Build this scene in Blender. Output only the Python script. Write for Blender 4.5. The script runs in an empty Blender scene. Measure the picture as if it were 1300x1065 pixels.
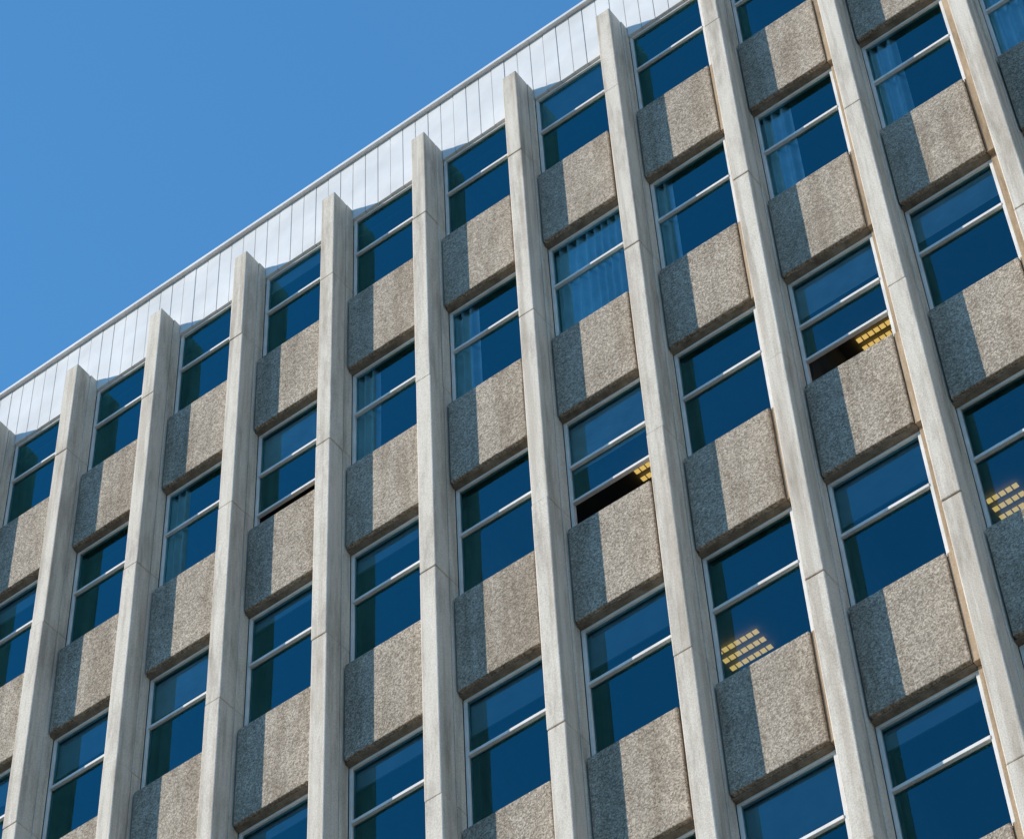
import bpy, bmesh, numpy as np, math, random
from mathutils import Matrix, Vector
random.seed(4)
Rm=np.array([[0.8014219, 0.596955, -0.0369802], [-0.5043356, 0.641253, -0.5783084], [-0.3215105, 0.4821198, 0.8149798]])
F=3920.19;Cn=(13.19367,-11.43769,-23.19395);Hn=2.37478
P=1.4
H=Hn*P
Z0=1.6-Cn[2]*P
scene=bpy.context.scene
def mat(name):
    m=bpy.data.materials.new(name);m.use_nodes=True;nt=m.node_tree
    return m,nt,nt.nodes["Principled BSDF"]
def N(nt,t,**k):
    n=nt.nodes.new(t)
    for a,b in k.items():
        if a in n.inputs.keys(): n.inputs[a].default_value=b
        else: setattr(n,a,b)
    return n
def ramp(nt,fac,stops):
    n=nt.nodes.new('ShaderNodeValToRGB');e=n.color_ramp.elements
    while len(e)<len(stops): e.new(.5)
    for el,(q,c) in zip(e,stops):
        el.position=q;el.color=(*c,1) if len(c)==3 else c
    nt.links.new(fac,n.inputs[0]);return n
def mul(nt,a,b,mode='MULTIPLY',fac=1):
    mx=N(nt,'ShaderNodeMix',data_type='RGBA',blend_type=mode);mx.inputs[0].default_value=fac
    nt.links.new(a,mx.inputs[6]);nt.links.new(b,mx.inputs[7]);return mx.outputs[2]
def streaks(nt,tc,sc=(7,7,.35),lo=.72,a=.38,c=.55,seed=0):
    mp=N(nt,'ShaderNodeMapping');mp.inputs['Scale'].default_value=sc;mp.inputs['Location'].default_value=(seed,seed,0);nt.links.new(tc.outputs['Object'],mp.inputs[0])
    ns=N(nt,'ShaderNodeTexNoise',Scale=1.0,Detail=5.0,Roughness=.6);nt.links.new(mp.outputs[0],ns.inputs['Vector'])
    return ramp(nt,ns.outputs[0],[(a,(lo,lo*.97,lo*.93)),(c,(1,1,1))]).outputs[0]
# aggregate
m_ag,nt,b=mat("exposed_aggregate")
tc=N(nt,'ShaderNodeTexCoord')
v=N(nt,'ShaderNodeTexVoronoi',Scale=66.0);nt.links.new(tc.outputs['Object'],v.inputs['Vector'])
r1=ramp(nt,v.outputs['Color'],[(0.1,(.20,.163,.125)),(.5,(.39,.33,.265)),(.88,(.62,.545,.455))])
v2=N(nt,'ShaderNodeTexVoronoi',Scale=30.0);nt.links.new(tc.outputs['Object'],v2.inputs['Vector'])
r5=ramp(nt,v2.outputs['Color'],[(.15,(.86,.85,.84)),(.8,(1.08,1.07,1.06))])
ns=N(nt,'ShaderNodeTexNoise',Scale=1.6,Detail=7.0,Roughness=.7);nt.links.new(tc.outputs['Object'],ns.inputs['Vector'])
r2=ramp(nt,ns.outputs[0],[(.3,(.76,.74,.71)),(.7,(1.06,1.05,1.02))])
c=mul(nt,mul(nt,mul(nt,r1.outputs[0],r2.outputs[0]),r5.outputs[0]),streaks(nt,tc,(5,5,.6),.80,.4,.52))
nt.links.new(c,b.inputs['Base Color']);b.inputs['Roughness'].default_value=.95
bp=N(nt,'ShaderNodeBump',Strength=.6,Distance=.007);nt.links.new(v.outputs['Distance'],bp.inputs['Height']);nt.links.new(bp.outputs[0],b.inputs['Normal'])
# concrete
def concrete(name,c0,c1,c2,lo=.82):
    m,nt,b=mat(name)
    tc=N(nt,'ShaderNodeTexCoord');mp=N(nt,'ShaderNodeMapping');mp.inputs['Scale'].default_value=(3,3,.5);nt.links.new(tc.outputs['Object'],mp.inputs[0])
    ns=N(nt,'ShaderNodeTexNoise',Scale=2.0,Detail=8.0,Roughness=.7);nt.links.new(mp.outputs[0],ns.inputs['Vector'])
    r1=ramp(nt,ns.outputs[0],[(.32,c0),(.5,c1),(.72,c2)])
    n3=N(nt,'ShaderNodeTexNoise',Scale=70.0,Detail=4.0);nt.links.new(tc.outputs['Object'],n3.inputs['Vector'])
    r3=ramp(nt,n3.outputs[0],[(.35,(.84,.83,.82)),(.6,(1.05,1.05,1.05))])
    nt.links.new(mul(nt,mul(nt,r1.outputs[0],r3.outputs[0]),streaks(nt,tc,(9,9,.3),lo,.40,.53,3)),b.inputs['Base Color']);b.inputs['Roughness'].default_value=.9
    bp=N(nt,'ShaderNodeBump',Strength=.4,Distance=.01);nt.links.new(n3.outputs[0],bp.inputs['Height']);nt.links.new(bp.outputs[0],b.inputs['Normal'])
    return m
m_fin=concrete("precast_concrete",(.50,.425,.34),(.72,.63,.52),(.80,.71,.60),.80)
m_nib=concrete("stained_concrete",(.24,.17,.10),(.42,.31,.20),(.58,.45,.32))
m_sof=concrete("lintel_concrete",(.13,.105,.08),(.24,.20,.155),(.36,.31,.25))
def simple(name,c,r=.6,metal=0,sc=4.0,var=.18):
    m,nt,b=mat(name);b.inputs['Roughness'].default_value=r;b.inputs['Metallic'].default_value=metal
    tc=N(nt,'ShaderNodeTexCoord');n=N(nt,'ShaderNodeTexNoise',Scale=sc,Detail=6.0);nt.links.new(tc.outputs['Object'],n.inputs['Vector'])
    rr=ramp(nt,n.outputs[0],[(.3,tuple(x*(1-var) for x in c)),(.7,tuple(min(1,x*1.06) for x in c))]);nt.links.new(rr.outputs[0],b.inputs['Base Color'])
    return m
m_fr=simple("painted_frame",(.82,.79,.74),.4)
m_fas=simple("white_cladding",(.82,.79,.75),.45,sc=1.5,var=.16)
m_wall=simple("core_concrete",(.22,.19,.16),.9)
m_in=simple("interior_plaster",(.22,.22,.22),.9)
m_cur=simple("curtain_cloth",(.86,.86,.84),.9)
m_bl=simple("roller_blind",(.33,.35,.36),.9,var=.1)
m_dark=simple("floor_carpet",(.05,.05,.06),.95)
m_roof=simple("roof_felt",(.12,.12,.12),.9)
m_gnd=simple("asphalt",(.05,.05,.05),.9)
m_pave=simple("paving",(.15,.125,.10),.9)
m_lamp,nt,b=mat("lamp_louvre");b.inputs['Base Color'].default_value=(.6,.45,.2,1);b.inputs['Emission Color'].default_value=(1,.66,.18,1);b.inputs['Emission Strength'].default_value=.7
m_gl,nt,b=mat("tinted_glass")
nt.nodes.remove(b)
out=nt.nodes["Material Output"]
tr=N(nt,'ShaderNodeBsdfTransparent');tr.inputs[0].default_value=(.82,.92,1,1)
gl=N(nt,'ShaderNodeBsdfGlossy');gl.inputs['Roughness'].default_value=0.0;gl.inputs[0].default_value=(.18,.84,1,1)
fr=N(nt,'ShaderNodeFresnel',IOR=2.0)
tcg=N(nt,'ShaderNodeTexCoord');ng=N(nt,'ShaderNodeTexNoise',Scale=.9,Detail=1.0);nt.links.new(tcg.outputs['Object'],ng.inputs['Vector'])
bg=N(nt,'ShaderNodeBump',Strength=.12,Distance=.02);nt.links.new(ng.outputs[0],bg.inputs['Height']);nt.links.new(bg.outputs[0],gl.inputs['Normal'])
ms=N(nt,'ShaderNodeMixShader')
nt.links.new(fr.outputs[0],ms.inputs[0]);nt.links.new(tr.outputs[0],ms.inputs[1]);nt.links.new(gl.outputs[0],ms.inputs[2]);nt.links.new(ms.outputs[0],out.inputs[0])

root=bpy.data.objects.new("office_building",None);scene.collection.objects.link(root)
class B:
    def __init__(s,name,m,bev=0,parent=root): s.v=[];s.f=[];s.name=name;s.m=m;s.bev=bev;s.parent=parent
    def box(s,x0,x1,y0,y1,z0,z1):
        n=len(s.v)
        s.v+=[(x0,y0,z0),(x1,y0,z0),(x1,y1,z0),(x0,y1,z0),(x0,y0,z1),(x1,y0,z1),(x1,y1,z1),(x0,y1,z1)]
        s.f+=[tuple(n+k for k in q) for q in ((0,3,2,1),(4,5,6,7),(0,1,5,4),(1,2,6,5),(2,3,7,6),(3,0,4,7))]
    def quad(s,*p):
        n=len(s.v);s.v+=list(p);s.f.append((n,n+1,n+2,n+3))
    def done(s):
        me=bpy.data.meshes.new(s.name);me.from_pydata(s.v,[],s.f);me.materials.append(s.m);me.update()
        o=bpy.data.objects.new(s.name,me);scene.collection.objects.link(o);o.parent=s.parent
        if s.bev:
            md=o.modifiers.new("b",'BEVEL');md.width=s.bev;md.segments=2;md.limit_method='ANGLE'
        return o
C0,C1=-8,17
NR=10
yf=-.27*P; yp=-.078*P
fins=B("fins",m_fin,.012);stem=B("fin_bases",m_fin,.008);pan=B("spandrel_panels",m_ag,.013);fr_=B("window_frames",m_fr,.004);gls=B("window_glass",m_gl)
back=B("wall_core",m_wall);ceil=B("ceilings",m_in);flo=B("floors",m_dark);cur=B("curtains",m_cur);bl=B("roller_blinds",m_bl);ven=B("venetian_blinds",m_cur)
nib=B("pier_returns",m_nib,.006);sof=B("lintels",m_sof,.004);lamp=B("ceiling_lamps",m_lamp)
xl=-.155*P;xr=-.01*P;XR=.72*P
jz=-1.14*P
OPEN={(6,2):.97,(8,2):.97,(3,1):1.10,(2,5):1.0,(11,3):1.0}
VEN={(6,2):.75,(8,2):.5,(2,2):.6,(3,1):.7,(9,2):.45,(0,3):.6,(11,1):.7,(5,4):.8}
def glass(x0,x1,z0,z1):
    a=random.uniform(-.003,.003);c=random.uniform(-.003,.003)
    gls.quad((x0,.03+a,z0),(x1,.03-a,z0),(x1,.03-a+c,z1),(x0,.03+a+c,z1))
def curtain(i,j,u0,u1,v0,v1,y=.105,wave=.075):
    n=int((u1-u0)*P/.012);x0=i*P+u0*P;k0=len(cur.v)
    ph=random.uniform(0,6)
    for k in range(n+1):
        x=x0+k*.012
        yy=y+.035*math.sin(x*2*math.pi/wave+ph+1.3*math.sin(x*9))
        cur.v+=[(x,yy,Z0-j*H-v0*P),(x,yy,Z0-j*H-v1*P)]
        if k: a=k0+2*k; cur.f.append((a-2,a,a+1,a-1))
CUR={(6,1):(.02,.72),(4,1):(.0,.22),(5,1):(.0,.24),(7,1):(.0,.16),(8,1):(.0,.28),(9,1):(.0,.25),(2,1):(.0,.2),(9,0):(.0,.3),(10,0):(.1,.7),(10,1):(.0,.3),(3,4):(.0,.3),(12,2):(.0,.4),(5,5):(.0,.7),(1,4):(.0,.3)}
for i in range(C0,C1+1):
    x=i*P
    z=Z0+jz
    segs=[(z+.003,Z0+.16*P)]
    while z>0:
        segs.append((max(z-H+.003,0),z-.003));z-=H
    for a,c in segs:
        dx=random.uniform(-.006,.006);dy=random.uniform(-.008,.008)
        fins.box(x+xl+dx,x+xr+dx,yf+dy,-.105*P,a,c)
        stem.box(x+xl-.003,x+xr+.006,-.101*P,-.002,a,c)
    stem.box(x+xl+.02,x+xr-.012,-.12*P,-.04,0,Z0+.155*P)
    if i==C1: break
    for j in range(NR):
        zt=Z0-j*H
        zs=zt-1.35*P
        w0=x+xr+.008;w1=x+XR
        zb=zt-H
        dy=random.uniform(-.005,.005)
        pan.box(x+xr+.024,x+XR-.004,yp+dy,.10,zb+.020,zs)
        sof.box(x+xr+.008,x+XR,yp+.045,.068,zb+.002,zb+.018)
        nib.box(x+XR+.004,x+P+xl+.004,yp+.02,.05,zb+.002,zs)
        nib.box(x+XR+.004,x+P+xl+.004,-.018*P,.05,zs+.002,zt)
        t=.036
        fr_.box(w0,w0+t,.002,.06,zs,zt); fr_.box(w1-t,w1,.002,.06,zs,zt)
        fr_.box(w0+t,w1-t,.003,.06,zt-t,zt); fr_.box(w0+t,w1-t,.003,.06,zs,zs+t)
        zm=zt-.80+random.uniform(-.01,.01)
        fr_.box(w0+t,w1-t,-.008,.05,zm-.02,zm+.02)
        glass(w0+t,w1-t,zm,zt-t)
        if (i,j) in OPEN:
            zo=zt-OPEN[(i,j)]*P
            fr_.box(w0+t,w1-t,-.004,.045,zo-.018,zo+.02)
            glass(w0+t,w1-t,zo,zm)
        else: glass(w0+t,w1-t,zs+t,zm)
        if (i,j) in VEN:
            z=zt
            while z>zt-VEN[(i,j)]:
                ven.quad((w0,.07,z),(w1,.07,z),(w1,.105,z-.035),(w0,.105,z-.035));z-=.062
        elif (i,j) not in CUR and random.random()<(.75 if j else .25):
            L=random.choice((.22,.3,.45,.55,.7))+random.uniform(-.05,.05)
            bl.quad((w0,.08,zt-L),(w1,.08,zt-L),(w1,.08,zt),(w0,.08,zt))
            bl.box(w0,w1,.07,.09,zt-L-.025,zt-L-.001)
for j in range(NR):
    zt=Z0-j*H
    back.box(C0*P,C1*P,.07,.25,zt-H,zt-1.36*P)
    ceil.box(C0*P,C1*P,.26,6,zt+.02,zt+.10)
    flo.box(C0*P,C1*P,.26,6,zt-1.36*P-.9,zt-1.36*P-.85)
ceil.box(C0*P,C1*P,6,6.2,Z0-NR*H,Z0)
for i in range(C0+1,C1,3): ceil.box(i*P-.15,i*P-.03,.26,6,Z0-NR*H,Z0)
for (i,j),(a,c) in CUR.items(): curtain(i,j,a,c,.0,1.4,wave=.11)
# ceiling lamps: louvred fluorescent fittings hung under the ceilings
for xc,yc,j,hl,ny in (((7.2-.42)*P,.82*P,3,.24,3),((6.63-.36)*P,.77*P,2,.15,2),((8.57-.27)*P,.80*P,2,.24,2),((9.15-.28)*P,.85*P,3,.16,3)):
    zc=Z0-j*H-.015
    for k in range(ny):
        x=xc-hl
        while x<xc+hl:
            lamp.box(x,x+.055,yc-.14+k*.12,yc-.14+k*.12+.055,zc-.006,zc);x+=.07
# fascia
fas=B("fascia_cladding",m_fas,.004)
ft=Z0+.97*P
n=int((C1-C0)*P/.2)
for k in range(n):
    x=C0*P+k*.2
    fas.box(x+.004,x+.196,-.03-random.uniform(0,.006),.05,Z0+.002,ft)
cap=B("roof_edge_trim",m_fas,.004)
cap.box(C0*P-.1,C1*P+.1,-.09,.3,ft+.004,ft+.06)
cap.box(C0*P-.1,C1*P+.1,-.06,.3,ft+.075,ft+.11)
roof=B("roof_slab",m_roof);roof.box(C0*P,C1*P,.06,12,ft-.3,ft)
fb=B("fascia_backing",m_wall);fb.box(C0*P,C1*P,.02,.055,Z0+.004,ft-.002)
for o in (fins,stem,pan,fr_,gls,back,ceil,flo,cur,bl,ven,nib,sof,lamp,fas,cap,roof,fb): o.done()
g=B("ground",m_gnd,parent=None);g.box(-3000,3000,-3000,3000,-1,0);g.done()
g=B("bounce_pavement",m_pave,.02,parent=None);g.box(-60,80,-5,-.5,-.01,.12);g.done()  # unseen paving strip, added to bounce warm light onto the facade
g=B("bounce_plaza",m_pave,.02,parent=None);g.box(-80,90,-60,-12,-.01,.12);g.done()  # wide paving out of view, added for warm ground bounce into the shadows
# light
w=bpy.data.worlds.new("World");scene.world=w;w.use_nodes=True;nt=w.node_tree
sky=nt.nodes.new('ShaderNodeTexSky');sky.sky_type='NISHITA';sky.sun_disc=False;sky.dust_density=0;sky.ozone_density=2.0
sd=Vector((-1.5,-1.0,1.8*math.tan(math.radians(24)))).normalized()
el=math.asin(sd.z)
sky.sun_elevation=el;sky.sun_rotation=math.atan2(sd.x,sd.y)
gm=nt.nodes.new('ShaderNodeGamma');gm.inputs[1].default_value=.66;nt.links.new(sky.outputs[0],gm.inputs[0])
g=nt.nodes.new('ShaderNodeMix');g.data_type='RGBA';g.blend_type='MULTIPLY';g.inputs[0].default_value=1;g.inputs[7].default_value=(.92,2.22,3.3,1)
nt.links.new(gm.outputs[0],g.inputs[6])
nt.links.new(g.outputs[2],nt.nodes['Background'].inputs[0]);nt.nodes['Background'].inputs[1].default_value=.112
sl=bpy.data.lights.new("sun",'SUN');sl.energy=5;sl.angle=math.radians(.5);sl.color=(1,.92,.80)
so=bpy.data.objects.new("sun",sl);scene.collection.objects.link(so);so.rotation_euler=sd.to_track_quat('Z','Y').to_euler()
cd=bpy.data.cameras.new("camera");co=bpy.data.objects.new("camera",cd);scene.collection.objects.link(co)
cd.sensor_width=36;cd.lens=F/1300*36;cd.shift_y=-45/1300;cd.clip_end=5000
M=np.array([Rm[0],-Rm[1],-Rm[2]]).T
co.matrix_world=Matrix([list(M[0])+[Cn[0]*P],list(M[1])+[Cn[1]*P],list(M[2])+[1.6],[0,0,0,1]]);scene.camera=co
scene.view_settings.view_transform='Standard';scene.view_settings.look='None'
